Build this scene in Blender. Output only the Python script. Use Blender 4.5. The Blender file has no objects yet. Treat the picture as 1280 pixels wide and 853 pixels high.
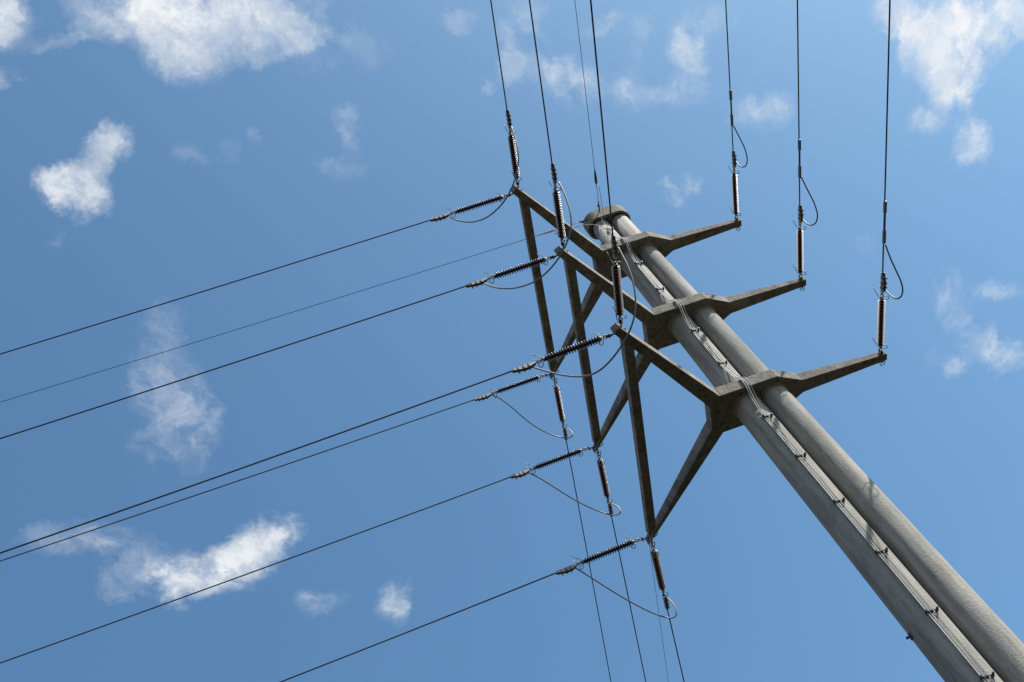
import bpy, bmesh, math, random
from mathutils import Vector, Matrix

SC = bpy.context.scene
COL = SC.collection
R = math.radians
CZ = 1.6                                    # eye height of the photographer

# ---------------------------------------------------------------- camera
cd = bpy.data.cameras.new('camera')
cam = bpy.data.objects.new('camera', cd)
COL.objects.link(cam)
cd.sensor_width = 36
cd.lens = 1395.9 / 1280 * 36
cd.clip_start = 0.05
cd.clip_end = 6000
right = Vector((0.87042249, 0.40236349, -0.28366936))
up = Vector((0.49230548, -0.71140023, 0.50154265))
fwd = Vector((0, 0.57620598, 0.81730451))
m = Matrix((right, up, -fwd)).transposed().to_4x4()
m.translation = Vector((0, 0, CZ))
cam.matrix_world = m
SC.camera = cam
SC.render.resolution_x, SC.render.resolution_y = 1024, 682

# ---------------------------------------------------------------- sun and sky
SUN_EL, SUN_AZ = 53.0, -12.0
sd = bpy.data.lights.new('sun', 'SUN')
sd.energy = 5.0
sd.angle = R(0.53)
sd.color = (1.0, 0.97, 0.93)
sun = bpy.data.objects.new('sun', sd)
COL.objects.link(sun)
sv = Vector((math.cos(R(SUN_EL)) * math.cos(R(SUN_AZ)), math.cos(R(SUN_EL)) * math.sin(R(SUN_AZ)), math.sin(R(SUN_EL))))
sun.rotation_euler = sv.to_track_quat('Z', 'Y').to_euler()
sun.location = sv * 60

BLOBS = [[-0.1282,0.2241,13.5111,9.129,-16.1302,28.8742,0.95],[-0.1137,0.2677,25.0065,16.2438,-17.6767,30.9756,0.85],[-0.0546,0.2692,15.6159,9.5884,-15.6994,28.0371,0.8],[-0.0377,0.3111,27.0882,15.9646,-34.4666,60.3972,0.5],[-0.0689,0.3057,48.9116,29.8006,-46.0996,80.2023,0.3],[-0.2278,0.3084,46.9564,32.8849,-23.0136,37.8576,0.85],[-0.2703,0.3243,31.835,22.8686,-24.4324,39.2289,0.85],[-0.2722,0.348,54.2499,38.5073,-33.7464,53.4194,0.8],[-0.2817,0.3172,55.2122,40.1853,-42.9313,68.9308,0.6],[-0.2315,0.1686,44.2804,33.8457,-17.8865,31.9732,0.85],[-0.2065,0.2086,46.2783,33.7926,-73.2785,128.9002,0.34],[-0.2574,0.2147,46.1058,34.9786,-52.1466,89.7608,0.38],[-0.3013,0.5004,45.7782,30.6052,-12.9437,18.6661,0.4],[-0.3407,0.5181,43.5449,29.7316,-20.5203,28.9042,0.25],[-0.3262,0.5759,24.0247,15.7542,-13.5858,18.6808,0.5],[-0.3518,0.6194,47.0235,30.7688,-13.9288,18.5685,0.35],[-0.3807,0.5977,34.8543,23.5499,-19.7098,26.2751,0.18],[-0.489,0.6631,18.4142,13.0095,-26.0326,32.2594,0.45],[-0.3152,0.3518,99.2454,72.7048,-67.3483,104.7467,0.2],[-0.3405,0.7771,25.2687,15.2158,-20.8839,25.9492,0.9],[-0.3864,0.7756,24.0211,14.9772,-20.8977,25.5458,0.92],[-0.4349,0.7782,21.812,14.0653,-20.8735,25.0262,0.92],[-0.4694,0.7879,34.1244,22.4418,-30.0171,35.3597,0.8],[-0.4756,0.7262,25.8682,17.5765,-19.8524,24.0017,0.45],[-0.5109,0.745,48.7228,33.6136,-36.7359,43.4284,0.3],[-0.3564,0.9003,34.967,20.1769,-32.1311,37.5806,0.3],[-0.2827,0.9582,44.3498,23.593,-17.9133,20.9964,0.6],[-0.0322,0.3967,77.4297,43.2469,-23.4571,39.2363,0.36],[-0.0595,0.4267,38.086,21.489,-46.1521,75.2629,0.15],[-0.1127,0.3638,98.576,60.5274,-74.3267,123.2656,0.35],[0.1566,0.3942,38.7687,17.6455,-17.3082,30.7943,0.4],[0.174,0.468,26.6084,11.3915,-21.0658,36.2079,0.42],[0.2295,0.4413,51.5266,20.8376,-49.3109,87.443,0.5],[0.094,0.426,95.2522,45.8384,-64.6381,110.8289,0.3],[0.2986,0.5049,42.1584,14.9698,-12.9136,22.6073,0.5],[0.2692,0.5406,31.6505,11.5088,-33.8076,57.5983,0.45],[0.2205,0.5158,60.5514,23.8269,-25.6812,43.667,0.35],[0.3426,0.6086,26.0004,8.1966,-24.505,41.2357,0.65],[0.2377,0.6461,34.0376,12.2638,-36.0898,57.7947,0.48],[0.5587,0.6564,21.1676,4.3141,-11.4912,20.0883,0.97],[0.5282,0.5955,24.9238,5.6115,-22.7676,40.6601,0.85],[0.5053,0.5715,52.9723,12.6801,-29.9555,53.7982,0.6],[0.6158,0.6397,12.8037,2.2755,-12.8717,23.0412,0.9],[0.557,0.6992,41.481,8.3163,-23.4569,40.1604,0.85],[0.5093,0.7152,38.0028,8.412,-34.9213,58.5587,0.7],[0.567,0.7848,36.8008,6.9242,-16.9082,27.8994,0.9],[0.4938,0.9752,40.0324,8.1588,-16.6006,24.7054,0.35],[0.5651,1.0026,27.2099,4.6809,-32.8244,49.2627,0.35],[0.5407,1.096,20.9599,3.6753,-19.7535,28.3541,0.7],[0.5111,1.0324,43.0067,8.2551,-40.5316,59.1984,0.35],[0.4827,1.0878,60.0812,11.9599,-39.6362,56.1625,0.35],[0.4211,0.8337,78.0032,19.4116,-37.8078,58.5805,0.3],[0.0134,0.342,34.2171,18.8193,-30.784,53.8923,0.2],[0.1037,0.362,39.4708,19.4625,-47.8304,85.2187,0.22],[-0.1649,0.353,54.098,35.0129,-48.0741,78.8004,0.15],[-0.1365,0.3612,84.6175,53.1604,-47.8514,78.8366,0.15],[-0.0351,0.3464,39.8197,22.9393,-56.2955,96.7607,0.2],[0.4558,1.0469,71.2577,15.1985,-40.294,57.6013,0.2],[0.2513,0.4715,61.9706,23.9445,-25.2319,44.3205,0.2],[0.338,0.4935,44.1057,14.8455,-31.177,55.5476,0.35],[0.1281,0.4278,45.6752,21.1139,-35.8741,62.1115,0.3],[-0.5107,0.7299,39.2516,27.2656,-36.9936,44.0432,0.2],[-0.5344,0.6376,34.178,25.2001,-41.4156,51.0441,0.2],[0.1452,1.12,830.4577,273.6164,-469.5944,594.518,0.01]]
world = bpy.data.worlds.new('World')
SC.world = world
world.use_nodes = True
nt = world.node_tree
nt.nodes.clear()


class NB:
    """small node builder"""
    def __init__(s, tree):
        s.t = tree

    def n(s, typ, ins=None, **kw):
        nd = s.t.nodes.new(typ)
        for k, v in kw.items():
            setattr(nd, k, v)
        for k, v in (ins or {}).items():
            if isinstance(v, bpy.types.NodeSocket):
                s.t.links.new(v, nd.inputs[k])
            else:
                nd.inputs[k].default_value = v
        return nd

    def math(s, op, a, b=0.0, c=None, clamp=False):
        ins = {0: a, 1: b}
        if c is not None:
            ins[2] = c
        return s.n('ShaderNodeMath', ins, operation=op, use_clamp=clamp).outputs[0]

    def vec(s, op, a, b=(0, 0, 0)):
        nd = s.n('ShaderNodeVectorMath', {0: a, 1: b}, operation=op)
        return nd.outputs[1] if op in ('DOT_PRODUCT', 'LENGTH') else nd.outputs[0]

    def ramp(s, fac, stops, interp='LINEAR'):
        nd = s.n('ShaderNodeValToRGB', {0: fac})
        nd.color_ramp.interpolation = interp
        e = nd.color_ramp.elements
        while len(e) < len(stops):
            e.new(0.5)
        for i, (p, c) in enumerate(stops):
            e[i].position = p
            e[i].color = c if len(c) == 4 else (*c, 1)
        return nd.outputs[0]


w = NB(nt)
sky = w.n('ShaderNodeTexSky', sky_type='NISHITA')
sky.sun_disc = False
sky.sun_elevation = R(SUN_EL)
sky.sun_rotation = R(90 - SUN_AZ)
sky.altitude = 0
sky.air_density = 1.0
sky.dust_density = 2.2
sky.ozone_density = 1.0
tc = w.n('ShaderNodeTexCoord')
sep = w.n('ShaderNodeSeparateXYZ', {0: tc.outputs['Generated']})
zc = w.math('MAXIMUM', sep.outputs[2], 0.08)
px = w.math('DIVIDE', sep.outputs[0], zc)
py = w.math('DIVIDE', sep.outputs[1], zc)
P = w.n('ShaderNodeCombineXYZ', {0: px, 1: py, 2: 0.0}).outputs[0]     # point on the cloud layer
# ragged outlines: the layer is warped by two scales of noise
wn = w.n('ShaderNodeTexNoise', {'Vector': P, 'Scale': 9.0, 'Detail': 8.0, 'Roughness': 0.68})
wv = w.vec('SUBTRACT', wn.outputs['Color'], (0.5, 0.5, 0.5))
wv = w.n('ShaderNodeVectorMath', {0: wv, 'Scale': 0.085}, operation='SCALE').outputs[0]
PW = w.vec('ADD', P, wv)
tot = None
tow = None
for (cx, cy, a, b, c, d, wt) in BLOBS:
    q = w.vec('SUBTRACT', PW, (cx, cy, 0))
    u = w.vec('DOT_PRODUCT', q, (a, b, 0))
    v = w.vec('DOT_PRODUCT', q, (c, d, 0))
    r2 = w.math('ADD', w.math('MULTIPLY', u, u), w.math('MULTIPLY', v, v))
    f = w.math('EXPONENT', w.math('MULTIPLY', r2, -1.0), 0.0)
    tot = w.math('ADD', f, tot if tot is not None else 0.0)
    tow = w.math('MULTIPLY_ADD', f, wt, tow if tow is not None else 0.0)
opac = w.math('DIVIDE', tow, w.math('MAXIMUM', tot, 0.001))
tot = w.math('MINIMUM', tot, 1.12)
PS = w.n('ShaderNodeMapping', {'Vector': PW, 'Rotation': (0, 0, 0.6), 'Scale': (1.0, 0.62, 1.0)}).outputs[0]
n1 = w.n('ShaderNodeTexNoise', {'Vector': PS, 'Scale': 34.0, 'Detail': 14.0, 'Roughness': 0.66, 'Distortion': 0.25}).outputs[0]
nd = w.math('ABSOLUTE', w.math('MULTIPLY_ADD', w.n('ShaderNodeTexNoise', {'Vector': PS, 'Scale': 17.0, 'Detail': 10.0, 'Roughness': 0.62}).outputs[0], 2.0, -1.0))
ridge = w.math('MULTIPLY_ADD', nd, -2.1, 0.42)                     # torn fibres
dn = w.math('ADD', w.math('MULTIPLY_ADD', n1, 3.6, -1.8), ridge)
loose = w.math('MULTIPLY_ADD', opac, -0.75, 1.25)                   # thin clouds are torn more
dn = w.math('MULTIPLY', w.math('MULTIPLY', dn, loose), w.math('MINIMUM', w.math('MULTIPLY', tot, 1.6), 1.0))
dens = w.math('ADD', w.math('MULTIPLY_ADD', tot, 1.15, -0.30), dn)
dens = w.n('ShaderNodeMapRange', {0: dens, 1: 0.0, 2: 1.25, 3: 0.0, 4: 1.0}, interpolation_type='LINEAR').outputs[0]
dens = w.math('MULTIPLY', w.math('POWER', dens, 1.15), w.math('POWER', opac, 1.15))
n3 = w.n('ShaderNodeTexNoise', {'Vector': PS, 'Scale': 21.0, 'Detail': 12.0, 'Roughness': 0.63, 'Distortion': 0.5}).outputs[0]
inner = w.n('ShaderNodeMapRange', {0: n3, 1: 0.36, 2: 0.66, 3: 0.0, 4: 1.25}, interpolation_type='LINEAR').outputs[0]
keep = w.math('MULTIPLY', w.math('POWER', opac, 2.0), 0.8)
inner = w.math('ADD', w.math('MULTIPLY', inner, w.math('SUBTRACT', 1.0, keep)), keep)
dens = w.math('MULTIPLY', dens, inner)
dens = w.math('MULTIPLY', dens, 1.15, clamp=True)
shade = w.n('ShaderNodeTexNoise', {'Vector': PW, 'Scale': 15.0, 'Detail': 5.0}).outputs[0]
ccol = w.ramp(shade, [(0.3, (5.0, 5.35, 5.8)), (0.62, (6.5, 6.6, 6.7))])
hz = w.n('ShaderNodeMapRange', {0: sep.outputs[2], 1: 0.02, 2: 0.42, 3: 0.85, 4: 0.0}, interpolation_type='SMOOTHSTEP').outputs[0]
skyc = w.n('ShaderNodeMix', {0: 1.0, 6: sky.outputs[0], 7: (0.75, 1.12, 1.24, 1)}, data_type='RGBA', blend_type='MULTIPLY').outputs[2]
skyc = w.n('ShaderNodeMix', {0: hz, 6: skyc, 7: (5.4, 4.35, 3.2, 1)}, data_type='RGBA').outputs[2]  # warm glow added to the unseen low sky, to warm the shaded concrete
mix = w.n('ShaderNodeMix', {0: dens, 6: skyc, 7: ccol}, data_type='RGBA').outputs[2]
bg = w.n('ShaderNodeBackground', {0: mix, 1: 0.105})
out = w.n('ShaderNodeOutputWorld', {0: bg.outputs[0]})

SC.view_settings.view_transform = 'Standard'
SC.view_settings.look = 'None'
SC.view_settings.exposure = 0.47
SC.view_settings.gamma = 1.0

# ---------------------------------------------------------------- materials


def new_mat(name, rough=0.8, metal=0.0, spec=0.5):
    mt = bpy.data.materials.new(name)
    mt.use_nodes = True
    b = mt.node_tree.nodes['Principled BSDF']
    b.inputs['Roughness'].default_value = rough
    b.inputs['Metallic'].default_value = metal
    b.inputs['Specular IOR Level'].default_value = spec
    return mt, NB(mt.node_tree), b


def mixc(k, fac, a, b, blend='MIX'):
    return k.n('ShaderNodeMix', {0: fac, 6: a, 7: b}, data_type='RGBA', blend_type=blend).outputs[2]


def concrete(name, light, dark, stain, stain_amt, bump, fine=70.0, streak=(1, 1, 1), grain=(1, 1, 2.2)):
    mt, k, b = new_mat(name, 0.9, 0, 0.25)
    co = k.n('ShaderNodeTexCoord').outputs['Object']
    oi = k.n('ShaderNodeObjectInfo').outputs['Random']
    off = k.n('ShaderNodeCombineXYZ', {0: k.math('MULTIPLY', oi, 37.0), 1: 0.0, 2: k.math('MULTIPLY', oi, 11.0)}).outputs[0]
    co = k.vec('ADD', co, off)
    st = k.vec('MULTIPLY', co, streak)
    big = k.n('ShaderNodeTexNoise', {'Vector': st, 'Scale': 2.6, 'Detail': 7.0, 'Roughness': 0.65}).outputs[0]
    c1 = k.ramp(big, [(0.33, dark), (0.62, light)])
    mid = k.n('ShaderNodeTexNoise', {'Vector': st, 'Scale': 9.0, 'Detail': 8.0, 'Roughness': 0.7, 'Distortion': 0.6}).outputs[0]
    sm = k.ramp(mid, [(0.46, (0, 0, 0)), (0.66, (1, 1, 1))])
    c2 = mixc(k, k.math('MULTIPLY', sm, stain_amt), c1, (*stain, 1))
    fn = k.n('ShaderNodeTexNoise', {'Vector': co, 'Scale': fine, 'Detail': 6.0, 'Roughness': 0.75}).outputs[0]
    g = k.ramp(fn, [(0.3, (0.82, 0.82, 0.82)), (0.7, (1.14, 1.14, 1.14))])
    run = k.n('ShaderNodeTexNoise', {'Vector': k.vec('MULTIPLY', co, (9, 9, 0.35)), 'Scale': 1.0, 'Detail': 5.0, 'Roughness': 0.6}).outputs[0]
    c2 = mixc(k, k.math('MULTIPLY', k.ramp(run, [(0.5, (0, 0, 0)), (0.68, (1, 1, 1))]), 0.5), c2, (*stain, 1))
    c3 = mixc(k, 1.0, c2, g, 'MULTIPLY')
    k.t.links.new(c3, b.inputs['Base Color'])
    vr = k.n('ShaderNodeTexVoronoi', {'Vector': co, 'Scale': 38.0}, feature='F1').outputs[0]
    pit = k.ramp(vr, [(0.03, (0, 0, 0)), (0.16, (1, 1, 1))])
    h = k.math('ADD', k.math('MULTIPLY', fn, 0.45), k.math('MULTIPLY', pit, 0.2))
    gr_ = k.n('ShaderNodeTexNoise', {'Vector': k.vec('MULTIPLY', co, grain), 'Scale': 15.0, 'Detail': 6.0, 'Roughness': 0.62, 'Distortion': 0.7}).outputs[0]
    h = k.math('ADD', h, k.math('MULTIPLY', mid, 1.4))
    h = k.math('ADD', h, k.math('MULTIPLY', gr_, 1.3))
    bp = k.n('ShaderNodeBump', {'Strength': bump, 'Distance': 0.012, 'Height': h})
    k.t.links.new(bp.outputs[0], b.inputs['Normal'])
    return mt


M_POLE = concrete('spun_concrete', (0.405, 0.378, 0.335), (0.27, 0.250, 0.220), (0.14, 0.124, 0.104), 0.38, 0.5, 45.0, (1, 1, 0.22))
M_ARM = concrete('cast_concrete', (0.335, 0.295, 0.245), (0.215, 0.188, 0.155), (0.065, 0.052, 0.040), 0.52, 0.9, 80.0)
M_CAP = concrete('cap_concrete', (0.30, 0.265, 0.205), (0.21, 0.18, 0.14), (0.10, 0.08, 0.055), 0.4, 0.5, 80.0)
M_GROUT = concrete('grout', (0.42, 0.40, 0.36), (0.3, 0.28, 0.25), (0.12, 0.10, 0.08), 0.5, 0.8, 90.0)


def metal(name, col, col2, rough, met=1.0, scale=40.0):
    mt, k, b = new_mat(name, rough, met)
    co = k.n('ShaderNodeTexCoord').outputs['Object']
    nz = k.n('ShaderNodeTexNoise', {'Vector': co, 'Scale': scale, 'Detail': 5.0, 'Roughness': 0.7}).outputs[0]
    k.t.links.new(k.ramp(nz, [(0.35, col2), (0.65, col)]), b.inputs['Base Color'])
    k.t.links.new(k.ramp(nz, [(0.3, (rough + .15,) * 3), (0.7, (rough - .1,) * 3)]), b.inputs['Roughness'])
    return mt


M_GALV = metal('galvanised_steel', (0.32, 0.32, 0.31), (0.14, 0.13, 0.12), 0.55, 0.75)
M_DARKM = metal('weathered_steel', (0.10, 0.09, 0.08), (0.05, 0.042, 0.035), 0.6, 0.6)
M_ALU = metal('cast_aluminium', (0.40, 0.38, 0.34), (0.20, 0.16, 0.12), 0.5, 0.55, 25.0)
M_RUST = metal('rusty_fitting', (0.20, 0.12, 0.07), (0.09, 0.06, 0.045), 0.75, 0.4)
M_COND = metal('aged_conductor', (0.085, 0.08, 0.075), (0.05, 0.047, 0.044), 0.5, 0.5, 300.0)
M_JUMP = metal('bare_jumper', (0.27, 0.26, 0.235), (0.15, 0.14, 0.125), 0.5, 0.55, 120.0)
M_CABLE = metal('pale_cable', (0.54, 0.515, 0.48), (0.40, 0.38, 0.35), 0.55, 0.0, 30.0)
M_BLACK = metal('black_fitting', (0.035, 0.032, 0.03), (0.018, 0.017, 0.016), 0.5, 0.2)

mt, k, b = new_mat('shed_rim', 0.30, 0, 0.7)
b.inputs['Base Color'].default_value = (0.15, 0.080, 0.075, 1)
b.inputs['IOR'].default_value = 1.6
b.inputs['Coat Weight'].default_value = 0.35
b.inputs['Coat Roughness'].default_value = 0.25
M_RIM = mt
mt, k, b = new_mat('glazed_porcelain', 0.4, 0, 0.2)
co = k.n('ShaderNodeTexCoord').outputs['Object']
nz = k.n('ShaderNodeTexNoise', {'Vector': co, 'Scale': 30.0, 'Detail': 3.0}).outputs[0]
k.t.links.new(k.ramp(nz, [(0.3, (0.016, 0.006, 0.007)), (0.7, (0.032, 0.010, 0.010))]), b.inputs['Base Color'])
M_PORC = mt

mt, k, b = new_mat('dry_grass', 0.95, 0, 0.1)
co = k.n('ShaderNodeTexCoord').outputs['Object']
nz = k.n('ShaderNodeTexNoise', {'Vector': co, 'Scale': 0.35, 'Detail': 10.0, 'Roughness': 0.7}).outputs[0]
k.t.links.new(k.ramp(nz, [(0.35, (0.014, 0.017, 0.008)), (0.52, (0.022, 0.020, 0.013)), (0.68, (0.045, 0.037, 0.027))]), b.inputs['Base Color'])
h = k.n('ShaderNodeTexNoise', {'Vector': co, 'Scale': 14.0, 'Detail': 6.0}).outputs[0]
bp = k.n('ShaderNodeBump', {'Strength': 0.8, 'Distance': 0.05, 'Height': h})
k.t.links.new(bp.outputs[0], b.inputs['Normal'])
M_GROUND = mt

# ---------------------------------------------------------------- mesh helpers


def link_mesh(name, bm, mat, parent=None, smooth=False, mats=None):
    bmesh.ops.recalc_face_normals(bm, faces=bm.faces[:])
    me = bpy.data.meshes.new(name)
    bm.to_mesh(me)
    bm.free()
    for mm in (mats or [mat]):
        me.materials.append(mm)
    if smooth:
        for p in me.polygons:
            p.use_smooth = True
    o = bpy.data.objects.new(name, me)
    COL.objects.link(o)
    if parent is not None:
        o.parent = parent
    return o


def tag(o, label=None, cat=None, group=None, kind=None):
    if label: o['label'] = label
    if cat: o['category'] = cat
    if group: o['group'] = group
    if kind: o['kind'] = kind
    return o


def thing(name, loc=(0, 0, 0), **kw):
    o = bpy.data.objects.new(name, None)
    o.empty_display_size = 0.3
    COL.objects.link(o)
    o.location = loc
    return tag(o, **kw)


def smooth_pts(pts, sub=6):
    """Catmull-Rom through the points"""
    p = [Vector(q) for q in pts]
    if len(p) < 3:
        return p
    ext = [p[0] * 2 - p[1]] + p + [p[-1] * 2 - p[-2]]
    out = []
    for i in range(1, len(ext) - 2):
        a, b, c, d = ext[i - 1:i + 3]
        for j in range(sub):
            t = j / sub
            out.append(0.5 * ((2 * b) + (c - a) * t + (2 * a - 5 * b + 4 * c - d) * t * t + (3 * b - a - 3 * c + d) * t ** 3))
    out.append(p[-1])
    return out


def relax(pts, n=2):
    p = [Vector(q) for q in pts]
    for _ in range(n):
        p = [p[0]] + [(p[i - 1] + p[i] * 2 + p[i + 1]) / 4 for i in range(1, len(p) - 1)] + [p[-1]]
    return p


def tube(bm, pts, r, seg=8, cap=True):
    pts = [Vector(q) for q in pts]
    rs = r if isinstance(r, (list, tuple)) else [r] * len(pts)
    rings = []
    ref = None
    for i, p in enumerate(pts):
        t = (pts[min(i + 1, len(pts) - 1)] - pts[max(i - 1, 0)]).normalized()
        if ref is None:
            ref = Vector((0, 0, 1)) if abs(t.z) < 0.9 else Vector((1, 0, 0))
        x = (ref - t * ref.dot(t)).normalized()
        ref = x
        y = t.cross(x)
        rings.append([bm.verts.new(p + (x * math.cos(2 * math.pi * j / seg) + y * math.sin(2 * math.pi * j / seg)) * rs[i]) for j in range(seg)])
    for a, b in zip(rings, rings[1:]):
        for j in range(seg):
            bm.faces.new((a[j], a[(j + 1) % seg], b[(j + 1) % seg], b[j]))
    if cap:
        bm.faces.new(rings[0][::-1])
        bm.faces.new(rings[-1])


def box(bm, c, s, rot=None):
    c = Vector(c)
    vs = []
    for x in (-1, 1):
        for y in (-1, 1):
            for z in (-1, 1):
                v = Vector((x * s[0] / 2, y * s[1] / 2, z * s[2] / 2))
                if rot is not None:
                    v = rot @ v
                vs.append(bm.verts.new(c + v))
    for f in ((0, 1, 3, 2), (4, 6, 7, 5), (0, 4, 5, 1), (2, 3, 7, 6), (0, 2, 6, 4), (1, 5, 7, 3)):
        bm.faces.new([vs[i] for i in f])


def lathe_x(bm, prof, seg=20):
    """prof: (x, r) along the X axis"""
    rings = []
    for x, r in prof:
        rings.append([bm.verts.new((x, r * math.cos(2 * math.pi * j / seg), r * math.sin(2 * math.pi * j / seg))) for j in range(seg)])
    for a, b in zip(rings, rings[1:]):
        for j in range(seg):
            bm.faces.new((a[j], a[(j + 1) % seg], b[(j + 1) % seg], b[j]))
    bm.faces.new(rings[0][::-1])
    bm.faces.new(rings[-1])


def prism(bm, poly, z0, z1):
    """poly in plan; z0, z1 numbers or lists"""
    n = len(poly)
    a = [bm.verts.new((p[0], p[1], z0)) for p in poly]
    zz = z1 if isinstance(z1, (list, tuple)) else [z1] * n
    b = [bm.verts.new((p[0], p[1], zz[i])) for i, p in enumerate(poly)]
    bm.faces.new(a[::-1])
    bm.faces.new(b)
    for i in range(n):
        bm.faces.new((a[i], a[(i + 1) % n], b[(i + 1) % n], b[i]))


def bevel(o, wd, seg=2):
    md = o.modifiers.new('bevel', 'BEVEL')
    md.width = wd
    md.segments = seg
    md.limit_method = 'ANGLE'
    md.angle_limit = R(35)


def link_ring(bm, c, ax, side, ln, wd, r):
    """a shackle / chain link: stadium loop, long axis ax, wide axis side"""
    c, ax, side = Vector(c), Vector(ax), Vector(side)
    pts = []
    for j in range(17):
        a = 2 * math.pi * j / 16
        x = math.cos(a)
        y = math.sin(a)
        pts.append(c + ax * (x * wd / 2 + (ln - wd) / 2 * (1 if x > 0 else -1)) + side * (y * wd / 2))
    tube(bm, pts, r, 6, False)


# ---------------------------------------------------------------- ground
bm = bmesh.new()
N = 24
L = 3000
g = [[bm.verts.new((-L + 2 * L * i / N, -L + 2 * L * j / N, 0)) for j in range(N + 1)] for i in range(N + 1)]
for i in range(N):
    for j in range(N):
        bm.faces.new((g[i][j], g[i + 1][j], g[i + 1][j + 1], g[i][j + 1]))
gr = link_mesh('ground', bm, M_GROUND)
tag(gr, 'dry grassy ground the tall power pole stands on', kind='structure')

# ---------------------------------------------------------------- the twin-shaft concrete power pole
TX, TY, TH = 3.27806, 13.79186, 0.239642
TOP = 20 + CZ                       # underside of the top cross-arm
LEV = [20 + CZ, 17.13874 + CZ, 14.24717 + CZ]
CAPB, CAPT = 21.66 + CZ, 22.01 + CZ


def spl(z): return .2343 + .0045 * (TOP - z)
def rad(z): return .2155 + .0060 * (TOP - z)


pole = thing('power_pole', (TX, TY, 0), label='tall twin shaft concrete power pole with a cap and three forked arms', cat='power pole')
pole.rotation_euler = (0, 0, TH)
for sd_ in (-1, 1):
    bm = bmesh.new()
    prof = []
    seg = 64
    zs = [(-0.3)] + [z for z in range(1, 22)] + [CAPB + 0.1]
    rings = [[bm.verts.new((sd_ * spl(z) + rad(z) * math.cos(2 * math.pi * j / seg), rad(z) * math.sin(2 * math.pi * j / seg), z)) for j in range(seg)] for z in zs]
    for a, b_ in zip(rings, rings[1:]):
        for j in range(seg):
            bm.faces.new((a[j], a[(j + 1) % seg], b_[(j + 1) % seg], b_[j]))
    bm.faces.new(rings[0][::-1])
    bm.faces.new(rings[-1])
    o = link_mesh('pole_shaft', bm, M_POLE, pole, smooth=True)

# cap: a stadium-shaped collar round both shafts, hollow below
bm = bmesh.new()


def stadium(s, r, n=20):
    p = [(s + r * math.cos(-math.pi / 2 + math.pi * i / n), r * math.sin(-math.pi / 2 + math.pi * i / n)) for i in range(n + 1)]
    p += [(-s + r * math.cos(math.pi / 2 + math.pi * i / n), r * math.sin(math.pi / 2 + math.pi * i / n)) for i in range(n + 1)]
    return p


ro = stadium(.232, .292)
ri = stadium(.232, .236)
ri2 = stadium(.232, .226)
bo = [bm.verts.new((x - .02, y, CAPB)) for x, y in ro]
to = [bm.verts.new((x - .02, y, CAPT)) for x, y in ro]
bi = [bm.verts.new((x - .02, y, CAPB)) for x, y in ri]
ti = [bm.verts.new((x - .02, y, CAPB + .07)) for x, y in ri2]
n = len(ro)
for i in range(n):
    j = (i + 1) % n
    bm.faces.new((bo[i], bo[j], to[j], to[i]))
    bm.faces.new((bo[i], bi[i], bi[j], bo[j]))
    bm.faces.new((bi[i], ti[i], ti[j], bi[j]))
bm.faces.new(to)
bm.faces.new(ti[::-1])
capo = link_mesh('pole_cap', bm, M_CAP, pole)
bevel(capo, 0.005)

# cross-arms: one casting each, ring round both shafts, one arm to the right, a fork to the left
P1, P2, P3, P4 = (-.7466, -.4118), (.3467, -.4086), (.8229, -.1373), (2.4829, -.0682)
P5, P6, P7, P8 = (2.4829, .0682), (.8229, .1373), (.3467, .4086), (-.7466, .4118)
LB, LF, N2, N1, UB, UF = (-2.318, 2.318), (-2.434, 2.434), (-.948, .235), (-.948, -.235), (-2.435, -2.380), (-2.312, -2.450)
T0, TR, TL = .25, .115, .19


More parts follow.
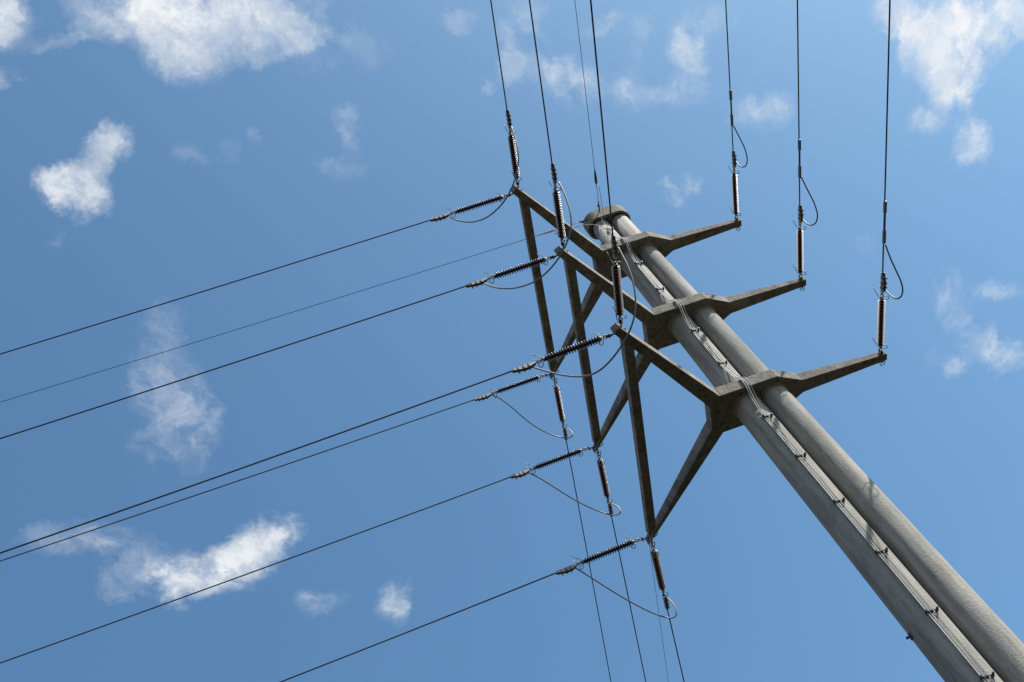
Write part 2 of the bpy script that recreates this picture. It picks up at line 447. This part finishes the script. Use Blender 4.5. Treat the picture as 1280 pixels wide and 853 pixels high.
def crossarm(zb):
    bm = bmesh.new()
    pts = dict(P1=(P1, T0), P2=(P2, T0), P3=(P3, T0 - .03), P4=(P4, TR), P5=(P5, TR), P6=(P6, T0 - .03), P7=(P7, T0), P8=(P8, T0),
               LB=(LB, TL), LF=(LF, TL), N2=(N2, T0), N1=(N1, T0), UB=(UB, TL), UF=(UF, TL))
    lo = {k_: bm.verts.new((v[0][0], v[0][1], 0)) for k_, v in pts.items()}
    hi = {k_: bm.verts.new((v[0][0], v[0][1], v[1])) for k_, v in pts.items()}
    order = ['P1', 'P2', 'P3', 'P4', 'P5', 'P6', 'P7', 'P8', 'LB', 'LF', 'N2', 'N1', 'UB', 'UF']
    for a, b_ in zip(order, order[1:] + order[:1]):
        bm.faces.new((lo[a], lo[b_], hi[b_], hi[a]))
    for f in (['P1', 'P2', 'P7', 'P8', 'N2', 'N1'], ['P2', 'P3', 'P6', 'P7'], ['P3', 'P4', 'P5', 'P6'], ['P8', 'LB', 'LF', 'N2'], ['N1', 'UB', 'UF', 'P1']):
        bm.faces.new([lo[q] for q in f][::-1])
        bm.faces.new([hi[q] for q in f])
    o = link_mesh('crossarm', bm, M_ARM, pole)
    o.location = (0, 0, zb)
    bevel(o, 0.010)
    # tie beam between the two left tips, a sub-part
    bm = bmesh.new()
    tie = [(-2.285, -2.29), (-2.125, -2.09), (-2.228, 2.05), (-2.388, 2.24)]
    prism(bm, tie, 0.004, 0.185)
    t = link_mesh('tie_beam', bm, M_ARM, o)
    bevel(t, 0.008)
    # grout collars where the shafts leave the underside
    zw = zb
    for s_ in (-1, 1):
        bm = bmesh.new()
        seg = 48
        rnd = random.Random(int(zb * 10) + s_)
        A, B_, C_ = [], [], []
        for j in range(seg):
            a = 2 * math.pi * j / seg
            e = rnd.uniform(0, .008)
            cxs = s_ * spl(zw)
            A.append(bm.verts.new((cxs + (rad(zw) + .034 + e) * math.cos(a), (rad(zw) + .034 + e) * math.sin(a), .002)))
            B_.append(bm.verts.new((cxs + (rad(zw) + .026 + e) * math.cos(a), (rad(zw) + .026 + e) * math.sin(a), -.028 - e)))
            C_.append(bm.verts.new((cxs + (rad(zw) - .01) * math.cos(a), (rad(zw) - .01) * math.sin(a), -.030 - e)))
        for j in range(seg):
            q = (j + 1) % seg
            bm.faces.new((A[j], A[q], B_[q], B_[j]))
            bm.faces.new((B_[j], B_[q], C_[q], C_[j]))
        link_mesh('grout_collar', bm, M_GROUT, o, smooth=True)
    # eye bolts through each tip
    for (u, v, du, dv) in ((2.412, 0, 0, 1), (-2.262, -2.40, 0, 1), (-2.40, -2.30, 1, 0), (-2.40, 2.34, 1, 0), (-2.33, 2.40, 0, 1)):
        bm = bmesh.new()
        d_ = Vector((du, dv, 0))
        c_ = Vector((u, v, .10 if u < 0 else .06))
        tube(bm, [c_ - d_ * .15, c_ + d_ * .15], .013, 8)
        e_ = d_.cross(Vector((0, 0, 1)))
        tube(bm, smooth_pts([c_ + d_ * .10 + e_ * .05, c_ + d_ * .19 + e_ * .045, c_ + d_ * .19 - e_ * .02, c_ + d_ * .10 - e_ * .05], 4), .008, 6)
        for q in (-.105, .105):
            tube(bm, [c_ + d_ * (q - .012), c_ + d_ * (q + .012)], .026, 6)
            box(bm, c_ + d_ * (q * .86), (.07 if du == 0 else .008, .07 if dv == 0 else .008, .07))
        link_mesh('eye_bolt', bm, M_DARKM, o)
    return o


for zb in LEV:
    crossarm(zb)

# cable clamps down the front of the left-hand shaft
AZC = R(-66) - TH
CLZ = [21.09, 19.35, 18.17, 16.47, 15.26, 13.52, 12.38, 11.20, 10.03, 8.81, 7.63, 6.45, 5.28, 4.1, 2.9, 1.7]


def onshaft(z, az, d=0.0):
    return Vector((-spl(z) + (rad(z) + d) * math.cos(az), (rad(z) + d) * math.sin(az), z))


for cz in CLZ:
    z = cz + CZ
    if z < 0.4: continue
    bm = bmesh.new()
    for a0 in (-80, -69, -53):
        a = R(a0) - TH
        rot = Matrix.Rotation(a, 3, 'Z')
        box(bm, onshaft(z, a, .014), (.05, .028, .035), rot)
    pts = [onshaft(z, R(q) - TH, .040) for q in range(-84, -48, 4)]
    tube(bm, pts, .007, 6)
    for a0 in (-84, -53):
        a = R(a0) - TH
        tube(bm, [onshaft(z + .012, a, -.01), onshaft(z + .012, a, .072)], .010, 6)
        tube(bm, [onshaft(z + .012, a, .045), onshaft(z + .012, a, .060)], .020, 6)
    link_mesh('cable_clamp', bm, M_BLACK, pole)

for (z, a0) in ((8.78 + CZ, -169), (20.95 + CZ, -169)):
    bm = bmesh.new()
    a = R(a0) - TH
    tube(bm, [onshaft(z, a, -.02), onshaft(z, a, .075)], .012, 8)
    tube(bm, [onshaft(z, a, .05), onshaft(z, a, .068)], .024, 6)
    rot = Matrix.Rotation(a, 3, 'Z')
    box(bm, onshaft(z, a, .012), (.02, .06, .09), rot)
    link_mesh('step_bolt', bm, M_BLACK, pole)

# ---------------------------------------------------------------- insulator strings (local X along the string)


def horn(bm, x0, tx, up_, hook):
    """racket-shaped arcing horn: two prongs on top, a hooked ring below"""
    for s_ in (-1, 1):
        pts = [(x0, s_ * .018, 0), (x0 + tx * .01, s_ * .035, up_ * .045), (x0 + tx * .035, s_ * .045, up_ * .085), (x0 + tx * .09, s_ * .055, up_ * .135), (x0 + tx * .11, s_ * .060, up_ * .19)]
        tube(bm, smooth_pts(pts, 4), .0065, 6)
    pts = [(x0, 0, 0), (x0, .01, -up_ * .06), (x0 + hook * .01, .05, -up_ * .105), (x0 + hook * .05, .06, -up_ * .12), (x0 + hook * .085, .03, -up_ * .10), (x0 + hook * .085, -.03, -up_ * .095), (x0 + hook * .05, -.06, -up_ * .10), (x0 + hook * .01, -.04, -up_ * .075), (x0, -.01, -up_ * .04)]
    tube(bm, smooth_pts(pts, 4), .0070, 6)


def make_string():
    t = thing('insulator_string')
    bm = bmesh.new()
    link_ring(bm, (.020, 0, 0), (1, 0, 0), (0, 0, 1), .095, .065, .0110)
    link_ring(bm, (.082, 0, 0), (1, 0, 0), (0, 1, 0), .085, .056, .0105)
    tube(bm, [(.115, -.03, 0), (.115, .03, 0)], .009, 6)
    link_mesh('shackle', bm, M_GALV, t)
    # porcelain / silicone body with thin sheds
    bm = bmesh.new()
    prof = [(.165, .030), (.185, .034)]
    nsh = 20
    x0, pitch = .190, .0475
    for i in range(nsh):
        rr = .070
        a = x0 + i * pitch
        prof += [(a, .031), (a + .010, .035), (a + .0145, rr - .011), (a + .0135, rr - .006), (a + .0150, rr - .002), (a + .0185, rr), (a + .0220, rr - .002), (a + .0235, rr - .006), (a + .0225, rr - .011), (a + .025, .036), (a + .034, .031)]
    xe = x0 + nsh * pitch
    prof += [(xe + .01, .034), (xe + .03, .030)]
    lathe_x(bm, prof, 24)
    bm.faces.ensure_lookup_table()
    for f in bm.faces:
        c_ = f.calc_center_median()
        rv = [math.hypot(v.co.y, v.co.z) for v in f.verts]
        if min(rv) > .0585:
            f.material_index = 1
    link_mesh('insulator_body', bm, M_PORC, t, smooth=True, mats=[M_PORC, M_RIM])
    for (a, sgn) in ((.125, 1), (xe + .085, -1)):
        bm = bmesh.new()
        pr = [(a, .012), (a + sgn * .015, .020), (a + sgn * .03, .022), (a + sgn * .04, .038), (a + sgn * .065, .040), (a + sgn * .07, .034)]
        lathe_x(bm, pr if sgn > 0 else pr[::-1], 16)
        link_mesh('end_fitting', bm, M_GALV, t, smooth=True)
    bm = bmesh.new()
    horn(bm, .150, 1, 1, 1)
    link_mesh('arcing_horn', bm, M_GALV, t, smooth=True)
    bm = bmesh.new()
    horn(bm, xe + .06, 1, 1, 1)
    link_mesh('arcing_horn', bm, M_GALV, t, smooth=True)
    # ball link and bolted strain clamp
    bm = bmesh.new()
    link_ring(bm, (xe + .105, 0, 0), (1, 0, 0), (0, 1, 0), .075, .042, .008)
    link_ring(bm, (xe + .150, 0, 0), (1, 0, 0), (0, 0, 1), .075, .046, .008)
    link_mesh('clevis', bm, M_GALV, t)
    c0 = xe + .165
    bm = bmesh.new()
    # boat body: a curved trough carrying the wire, with side cheeks
    n = 10
    for s_ in (-1, 1):
        lo, hi = [], []
        for i in range(n + 1):
            f = i / n
            x = c0 + .01 + f * .40
            zc_ = -.020 - .045 * math.sin(math.pi * min(1, f * 1.1)) * (1 - .5 * f)
            hh = .018 + .040 * math.sin(math.pi * (0.12 + .8 * f))
            lo.append((x, zc_ - hh * .5))
            hi.append((x, zc_ + hh))
        y0, y1 = s_ * .014, s_ * .028
        va = [bm.verts.new((x, y0, z)) for x, z in lo + hi[::-1]]
        vb = [bm.verts.new((x, y1, z)) for x, z in lo + hi[::-1]]
        m_ = len(va)
        bm.faces.new(va if s_ > 0 else va[::-1])
        bm.faces.new(vb[::-1] if s_ > 0 else vb)
        for i in range(m_):
            j = (i + 1) % m_
            bm.faces.new((va[i], va[j], vb[j], vb[i]))
    pts = smooth_pts([(c0 - .01, 0, 0), (c0 + .06, 0, .012), (c0 + .18, 0, .014), (c0 + .30, 0, .004), (c0 + .43, 0, 0)], 5)
    tube(bm, pts, [.016 + .006 * math.sin(math.pi * i / (len(pts) - 1)) for i in range(len(pts))], 8)
    box(bm, (c0 + .20, 0, -.045), (.30, .034, .030))
    o = link_mesh('strain_clamp', bm, M_ALU, t)
    bevel(o, .004, 1)
    bm = bmesh.new()
    for q in (.13, .22, .31):
        zz = -.055
        tube(bm, smooth_pts([(c0 + q, -.036, zz - .04), (c0 + q, -.036, .0), (c0 + q, 0, .032), (c0 + q, .036, .0), (c0 + q, .036, zz - .04)], 4), .0055, 6)
        for s_ in (-1, 1):
            tube(bm, [(c0 + q, s_ * .036, zz - .028), (c0 + q, s_ * .036, zz - .012)], .011, 6)
        box(bm, (c0 + q, 0, zz - .005), (.020, .085, .008))
    link_mesh('clamp_bolts', bm, M_RUST, t)
    return t, c0 + .41


proto, XCL = make_string()


def children(o):
    return [c for c in bpy.data.objects if c.parent == o]


PROTO_KIDS = children(proto)


def copy_string():
    r = proto.copy()
    COL.objects.link(r)
    for c in PROTO_KIDS:
        q = c.copy()
        COL.objects.link(q)
        q.parent = r
    return r


DATA = {"J":{"UL":[[[0.147,10.683,21.561],[0.246,10.623,21.133],[0.469,10.523,20.603],[0.702,10.428,20.321],[0.997,10.302,20.204],[1.226,10.192,20.196],[1.458,10.07,20.255],[1.78,9.866,20.544],[1.892,9.765,20.811],[1.978,9.665,21.134],[2.046,9.567,21.488]],[[0.034,10.685,18.912],[0.109,10.634,18.531],[0.263,10.568,18.138],[0.562,10.452,17.666],[0.865,10.335,17.39],[1.263,10.164,17.306],[1.601,9.992,17.428],[1.818,9.864,17.598],[1.918,9.78,17.825],[1.995,9.697,18.095],[2.046,9.623,18.37],[2.071,9.561,18.639]],[[0.058,10.687,15.9],[0.103,10.668,15.781],[0.219,10.62,15.516],[0.377,10.55,15.153],[0.567,10.47,14.794],[0.757,10.395,14.564],[0.922,10.332,14.472],[1.125,10.249,14.459],[1.352,10.148,14.488],[1.562,10.045,14.561],[1.736,9.95,14.678],[1.863,9.867,14.84],[1.938,9.807,15.0],[2.006,9.747,15.162],[2.066,9.68,15.383],[2.104,9.625,15.585],[2.109,9.592,15.733],[2.133,9.547,15.91]]],"LL":[[[-1.01,15.155,21.715],[-0.981,15.213,21.728],[-0.852,15.479,21.776],[-0.745,15.827,21.764],[-0.66,16.206,21.721],[-0.522,16.607,21.696],[-0.352,16.975,21.699],[-0.145,17.226,21.648],[0.047,17.227,21.418],[0.177,17.226,21.436],[0.187,17.226,21.639],[0.112,17.227,21.815]],[[-1.062,15.153,18.798],[-1.032,15.21,18.807],[-0.897,15.47,18.844],[-0.754,15.851,18.823],[-0.583,16.299,18.786],[-0.386,16.718,18.767],[-0.202,17.064,18.761],[0.001,17.238,18.619],[0.144,17.238,18.499],[0.262,17.236,18.542],[0.247,17.236,18.746],[0.147,17.237,18.907]],[[-1.054,15.154,15.892],[-1.027,15.207,15.893],[-0.907,15.515,15.863],[-0.754,15.907,15.813],[-0.57,16.351,15.75],[-0.374,16.778,15.69],[-0.182,17.138,15.653],[0.002,17.249,15.494],[0.12,17.248,15.434],[0.211,17.248,15.543],[0.221,17.247,15.755],[0.18,17.248,15.941]]],"R":[[[6.242,12.086,21.632],[6.211,12.273,21.403],[6.186,12.457,21.17],[6.122,12.626,21.031],[6.035,12.768,21.014],[5.981,12.853,21.166],[6.01,12.917,21.486],[6.065,12.947,21.708]],[[6.25,12.066,18.77],[6.2,12.261,18.534],[6.176,12.437,18.286],[6.12,12.596,18.121],[6.016,12.747,18.113],[5.957,12.833,18.247],[5.959,12.91,18.541],[6.047,12.956,18.864]],[[6.235,12.14,15.918],[6.171,12.308,15.735],[6.131,12.469,15.524],[6.104,12.581,15.378],[6.053,12.68,15.295],[5.979,12.782,15.278],[5.931,12.85,15.375],[5.939,12.912,15.598],[6.007,12.974,15.929]]],"GLlead":[[2.036,13.396,23.486],[2.275,13.411,23.408],[2.516,13.422,23.336],[2.717,13.429,23.244],[2.867,13.437,23.107],[2.974,13.447,22.956],[3.042,13.464,22.761],[3.078,13.483,22.58]],"GUlead":[[3.448,12.845,23.5],[3.351,13.017,23.276],[3.244,13.186,23.071],[3.144,13.352,22.86],[3.135,13.436,22.704],[3.14,13.5,22.579]],"GUlead2":[[3.259,13.224,23.342],[3.175,13.314,23.168],[3.111,13.401,22.968],[3.112,13.46,22.773],[3.118,13.515,22.59]]},"G":{"GU":[[3.26,13.329,21.9],-1.3089969389957472,-0.06],"GL":[[2.75,13.463,21.87],3.380702761113016,0.0],"GD":[[2.99,13.984,21.45],1.8238690683340744,-0.0050000000000000044]},"S":[["U",0,[1.671,10.875,20.12],-1.3063,-0.1157,0.00102],["U",1,[1.671,10.875,17.259],-1.3081,-0.0748,0.00102],["U",2,[1.671,10.875,14.367],-1.3077,-0.1037,0.00111],["U",3,[5.632,14.333,20.12],-1.3095,-0.0277,0.001],["U",4,[5.632,14.333,17.259],-1.3093,-0.0284,0.00097],["U",5,[5.632,14.333,14.367],-1.3097,-0.0118,0.00105],["L",0,[1.43,10.985,20.12],3.3823,-0.019,0.00113],["L",1,[1.43,10.985,17.259],3.3813,-0.0292,0.00133],["L",2,[1.43,10.985,14.367],3.3795,-0.0501,0.00157],["L",3,[0.28,15.461,20.12],3.3817,-0.023,0.001],["L",4,[0.28,15.461,17.259],3.381,-0.0383,0.00105],["L",5,[0.28,15.461,14.367],3.3807,-0.0501,0.00114],["D",0,[0.412,15.731,20.12],1.8356,-0.0491,0.00085],["D",1,[0.412,15.731,17.259],1.8068,-0.0558,0.00081],["D",2,[0.412,15.731,14.367],1.7755,-0.0634,0.00079]]}
lv = ['top', 'middle', 'bottom']
LABS = {
 'U': ['brown ribbed insulator pulling up from the upper left tip of the %s arm' % q for q in ('top', 'middle', 'lowest')] +
      ['brown ribbed insulator on the tip of the %s single right hand arm' % q for q in ('top', 'middle', 'lowest')],
 'L': ['dark ribbed insulator pulling left from the upper left tip of the %s arm' % q for q in ('top', 'middle', 'lowest')] +
      ['dark ribbed insulator pulling left from the lower fork tip of the %s arm' % q for q in ('top', 'middle', 'lowest')],
 'D': ['dark ribbed insulator hanging down from the lower fork tip of the %s arm' % q for q in ('top', 'middle', 'lowest')]}
WLABS = {
 'U': ['power line running up out of frame from the upper left tip of the %s arm' % q for q in ('top', 'middle', 'lowest')] +
      ['power line running up out of frame from the %s right hand arm' % q for q in ('top', 'middle', 'lowest')],
 'L': ['power line running to the left edge from the upper left tip of the %s arm' % q for q in ('top', 'middle', 'lowest')] +
      ['power line running left and down from the lower fork tip of the %s arm' % q for q in ('top', 'middle', 'lowest')],
 'D': ['power line dropping to the bottom edge from the lower fork tip of the %s arm' % q for q in ('top', 'middle', 'lowest')]}
WR = .0128


def wire_pts(a, al, b_, k_, s0, s1):
    out = []
    s = s0
    while s < s1:
        out.append(Vector((a[0] + math.cos(al) * s, a[1] + math.sin(al) * s, a[2] + CZ + b_ * s + k_ * s * s)))
        s += .25 if s < 4 else (1.0 if s < 30 else 2.5)
    return out


first = True
for (n_, i, a, al, b_, k_) in DATA['S']:
    t = proto if first else copy_string()
    first = False
    t.location = (a[0], a[1], a[2] + CZ)
    bs = b_ + k_ * 1.2
    xa = Vector((math.cos(al), math.sin(al), bs)).normalized()
    ya = Vector((0, 0, 1)).cross(xa).normalized()
    za = xa.cross(ya)
    mt_ = Matrix((xa, ya, za)).transposed()
    t.rotation_euler = mt_.to_euler()
    tag(t, LABS[n_][i], 'insulator', 'insulator strings on the arms')
    bm = bmesh.new()
    pts = wire_pts(a, al, b_, k_, 1.42, 85)
    # the first point sits in the clamp
    tube(bm, pts, WR, 8)
    wo = link_mesh('power_line', bm, M_COND, smooth=True)
    tag(wo, WLABS[n_][i], 'power line', 'power lines')

# ---------------------------------------------------------------- jumpers between the clamps
JR = .0145
for i, q in enumerate(('top', 'middle', 'lowest')):
    for key, lab in (('UL', 'grey jumper cable looping past the upper left tip of the %s arm'), ('LL', 'grey jumper cable sagging below the lower fork tip of the %s arm')):
        bm = bmesh.new()
        tube(bm, smooth_pts(relax(DATA['J'][key][i], 1), 6), JR if key == 'UL' else JR * .95, 8)
        o = link_mesh('jumper_cable', bm, M_JUMP, smooth=True)
        tag(o, lab % q, 'jumper cable', 'jumper cables at the left arm tips')
    bm = bmesh.new()
    tube(bm, smooth_pts(relax(DATA['J']['R'][i], 1), 6), JR * .9, 8)
    o = link_mesh('cable_loop', bm, M_COND, smooth=True)
    tag(o, 'dark teardrop loop of spare cable above the tip of the %s right hand arm' % q, 'cable loop', 'spare loops on the right hand lines')
    # compression sleeves joining the loop to the line
    (n_, i_, a, al, b_, k_) = DATA['S'][3 + i]
    for s0 in ((2.30, 2.56), (2.88, 3.10)):
        bm = bmesh.new()
        pp = wire_pts(a, al, b_, k_, 0, 6)
        def at(s): return Vector((a[0] + math.cos(al) * s, a[1] + math.sin(al) * s, a[2] + CZ + b_ * s + k_ * s * s))
        dz = Vector((0, 0, -.014))
        pts = [at(s0[0]) + dz, at(s0[0] + .01) + dz, at(s0[1] - .01) + dz, at(s0[1]) + dz]
        tube(bm, pts, [.020, .031, .031, .020], 10)
        so = link_mesh('splice_sleeve', bm, M_GALV, o, smooth=False)
    bm = bmesh.new()
    tube(bm, [at(2.3) + Vector((0, 0, -.026)), at(3.08) + Vector((0, 0, -.026))], .012, 8)
    link_mesh('cable_tail', bm, M_COND, o, smooth=True)

# ---------------------------------------------------------------- ground wires at the cap
GL_ = {'GU': 'thin ground wire running up from the front of the pole cap', 'GL': 'thin ground wire running left from the side of the pole cap', 'GD': 'thin ground wire going down behind the arms from the back of the cap'}
for key, (a, al, b_) in DATA['G'].items():
    t = thing('ground_wire', (a[0], a[1], a[2] + CZ), label=GL_[key], cat='ground wire', group='ground wires on the pole cap')
    a0 = Vector((a[0], a[1], a[2] + CZ))
    k_ = .0008
    bm = bmesh.new()
    tube(bm, [p - a0 for p in wire_pts(a, al, b_, k_, 0.0, 85)], .0062 if key != 'GL' else .0066, 6)
    link_mesh('wire', bm, M_COND, t, smooth=True)
    def at(s): return Vector((math.cos(al) * s, math.sin(al) * s, b_ * s + k_ * s * s))
    s0, s1 = {'GU': (.55, .95), 'GL': (.62, 1.12), 'GD': (1.9, 2.2)}[key]
    bm = bmesh.new()
    f = [0, .15, .4, .7, 1]
    rr = [.012, .024, .022, .016, .009] if key != 'GD' else [.009, .014, .014, .012, .008]
    if key == 'GU': rr = [.012, .030, .032, .024, .010]
    tube(bm, [at(s0 + (s1 - s0) * q) for q in f], rr, 8)
    if key != 'GD':
        for q in (.15, .32):
            p = at(s0 + (s1 - s0) * q)
            tube(bm, [p + Vector((0, 0, -.045)), p + Vector((0, 0, .045))], .008, 6)
    link_mesh('wire_grip', bm, M_CABLE if key == 'GL' else M_DARKM, t)
    bm = bmesh.new()
    box(bm, at(.0), (.06, .05, .05), Matrix.Rotation(TH, 3, 'Z'))
    tube(bm, [at(-.16), at(.04)], .016, 8)
    link_ring(bm, at(.06), at(1).normalized(), (0, 0, 1), .09, .05, .008)
    link_mesh('bracket', bm, M_BLACK, t)

for key, lab in (('GLlead', 'slack pale lead curving over the left shaft just below the cap'), ('GUlead', 'slack lead falling from the upper ground wire onto the left shaft'), ('GUlead2', 'short pale lead from the cap bracket to the cable bundle')):
    bm = bmesh.new()
    tube(bm, smooth_pts(DATA['J'][key], 6), .0065 if key != 'GLlead' else .008, 8)
    o = link_mesh('bonding_lead', bm, M_CABLE if key != 'GUlead' else M_JUMP, smooth=True)
    tag(o, lab, 'bonding lead', 'leads below the pole cap')

# ---------------------------------------------------------------- cables clipped down the front of the shaft
pm = Matrix.Translation((TX, TY, 0)) @ Matrix.Rotation(TH, 4, 'Z')
CA = [(-81.5, .0105, 'leftmost thick pale'), (-75, .0105, 'middle thick pale'), (-65, .0070, 'rightmost thin grey')]
for ci, (a0, cr, nm) in enumerate(CA):
    a = R(a0) - TH
    rnd = random.Random(ci)
    keys = []
    zl = [z + CZ for z in CLZ if z + CZ > .3]
    for j, z in enumerate(zl):
        keys.append((z, onshaft(z, a, cr + .010)))
        if j + 1 < len(zl):
            zn = zl[j + 1]
            hit = [zb for zb in LEV if zn < zb < z]
            if hit:
                zb = hit[0]
                u = onshaft(zb, a, 0).x + .01 + (.035 if zb < 17 else .02)
                top_ = onshaft(zb + .42, a, cr + .05)
                bot_ = onshaft(zb - .36, a, cr + .03)
                u = onshaft(zb, a, 0).x + .035 + ci * .008
                keys.append((zb + .42, Vector((top_.x * .7 + u * .3, (top_.y - .385) / 2 - .01, zb + .42))))
                keys.append((zb + .24, Vector((u, -.4145 - cr - .006, zb + .24))))
                keys.append((zb + .05, Vector((u + .006, -.4145 - cr - .004, zb + .05))))
                keys.append((zb - .30, Vector((bot_.x * .7 + u * .3, bot_.y - .04, zb - .30))))
            else:
                zm = (z + zn) / 2
                keys.append((zm, onshaft(zm, a + rnd.uniform(-.008, .008), cr + .012 + rnd.uniform(0, .004))))
    bm = bmesh.new()
    tube(bm, [pm @ q for q in smooth_pts([p for z, p in keys], 5)], cr, 8)
    o = link_mesh('cable', bm, M_CABLE if ci < 2 else M_JUMP, smooth=True)
    tag(o, nm + ' cable clipped down the front of the left concrete shaft', 'cable', 'cables clipped to the left shaft')
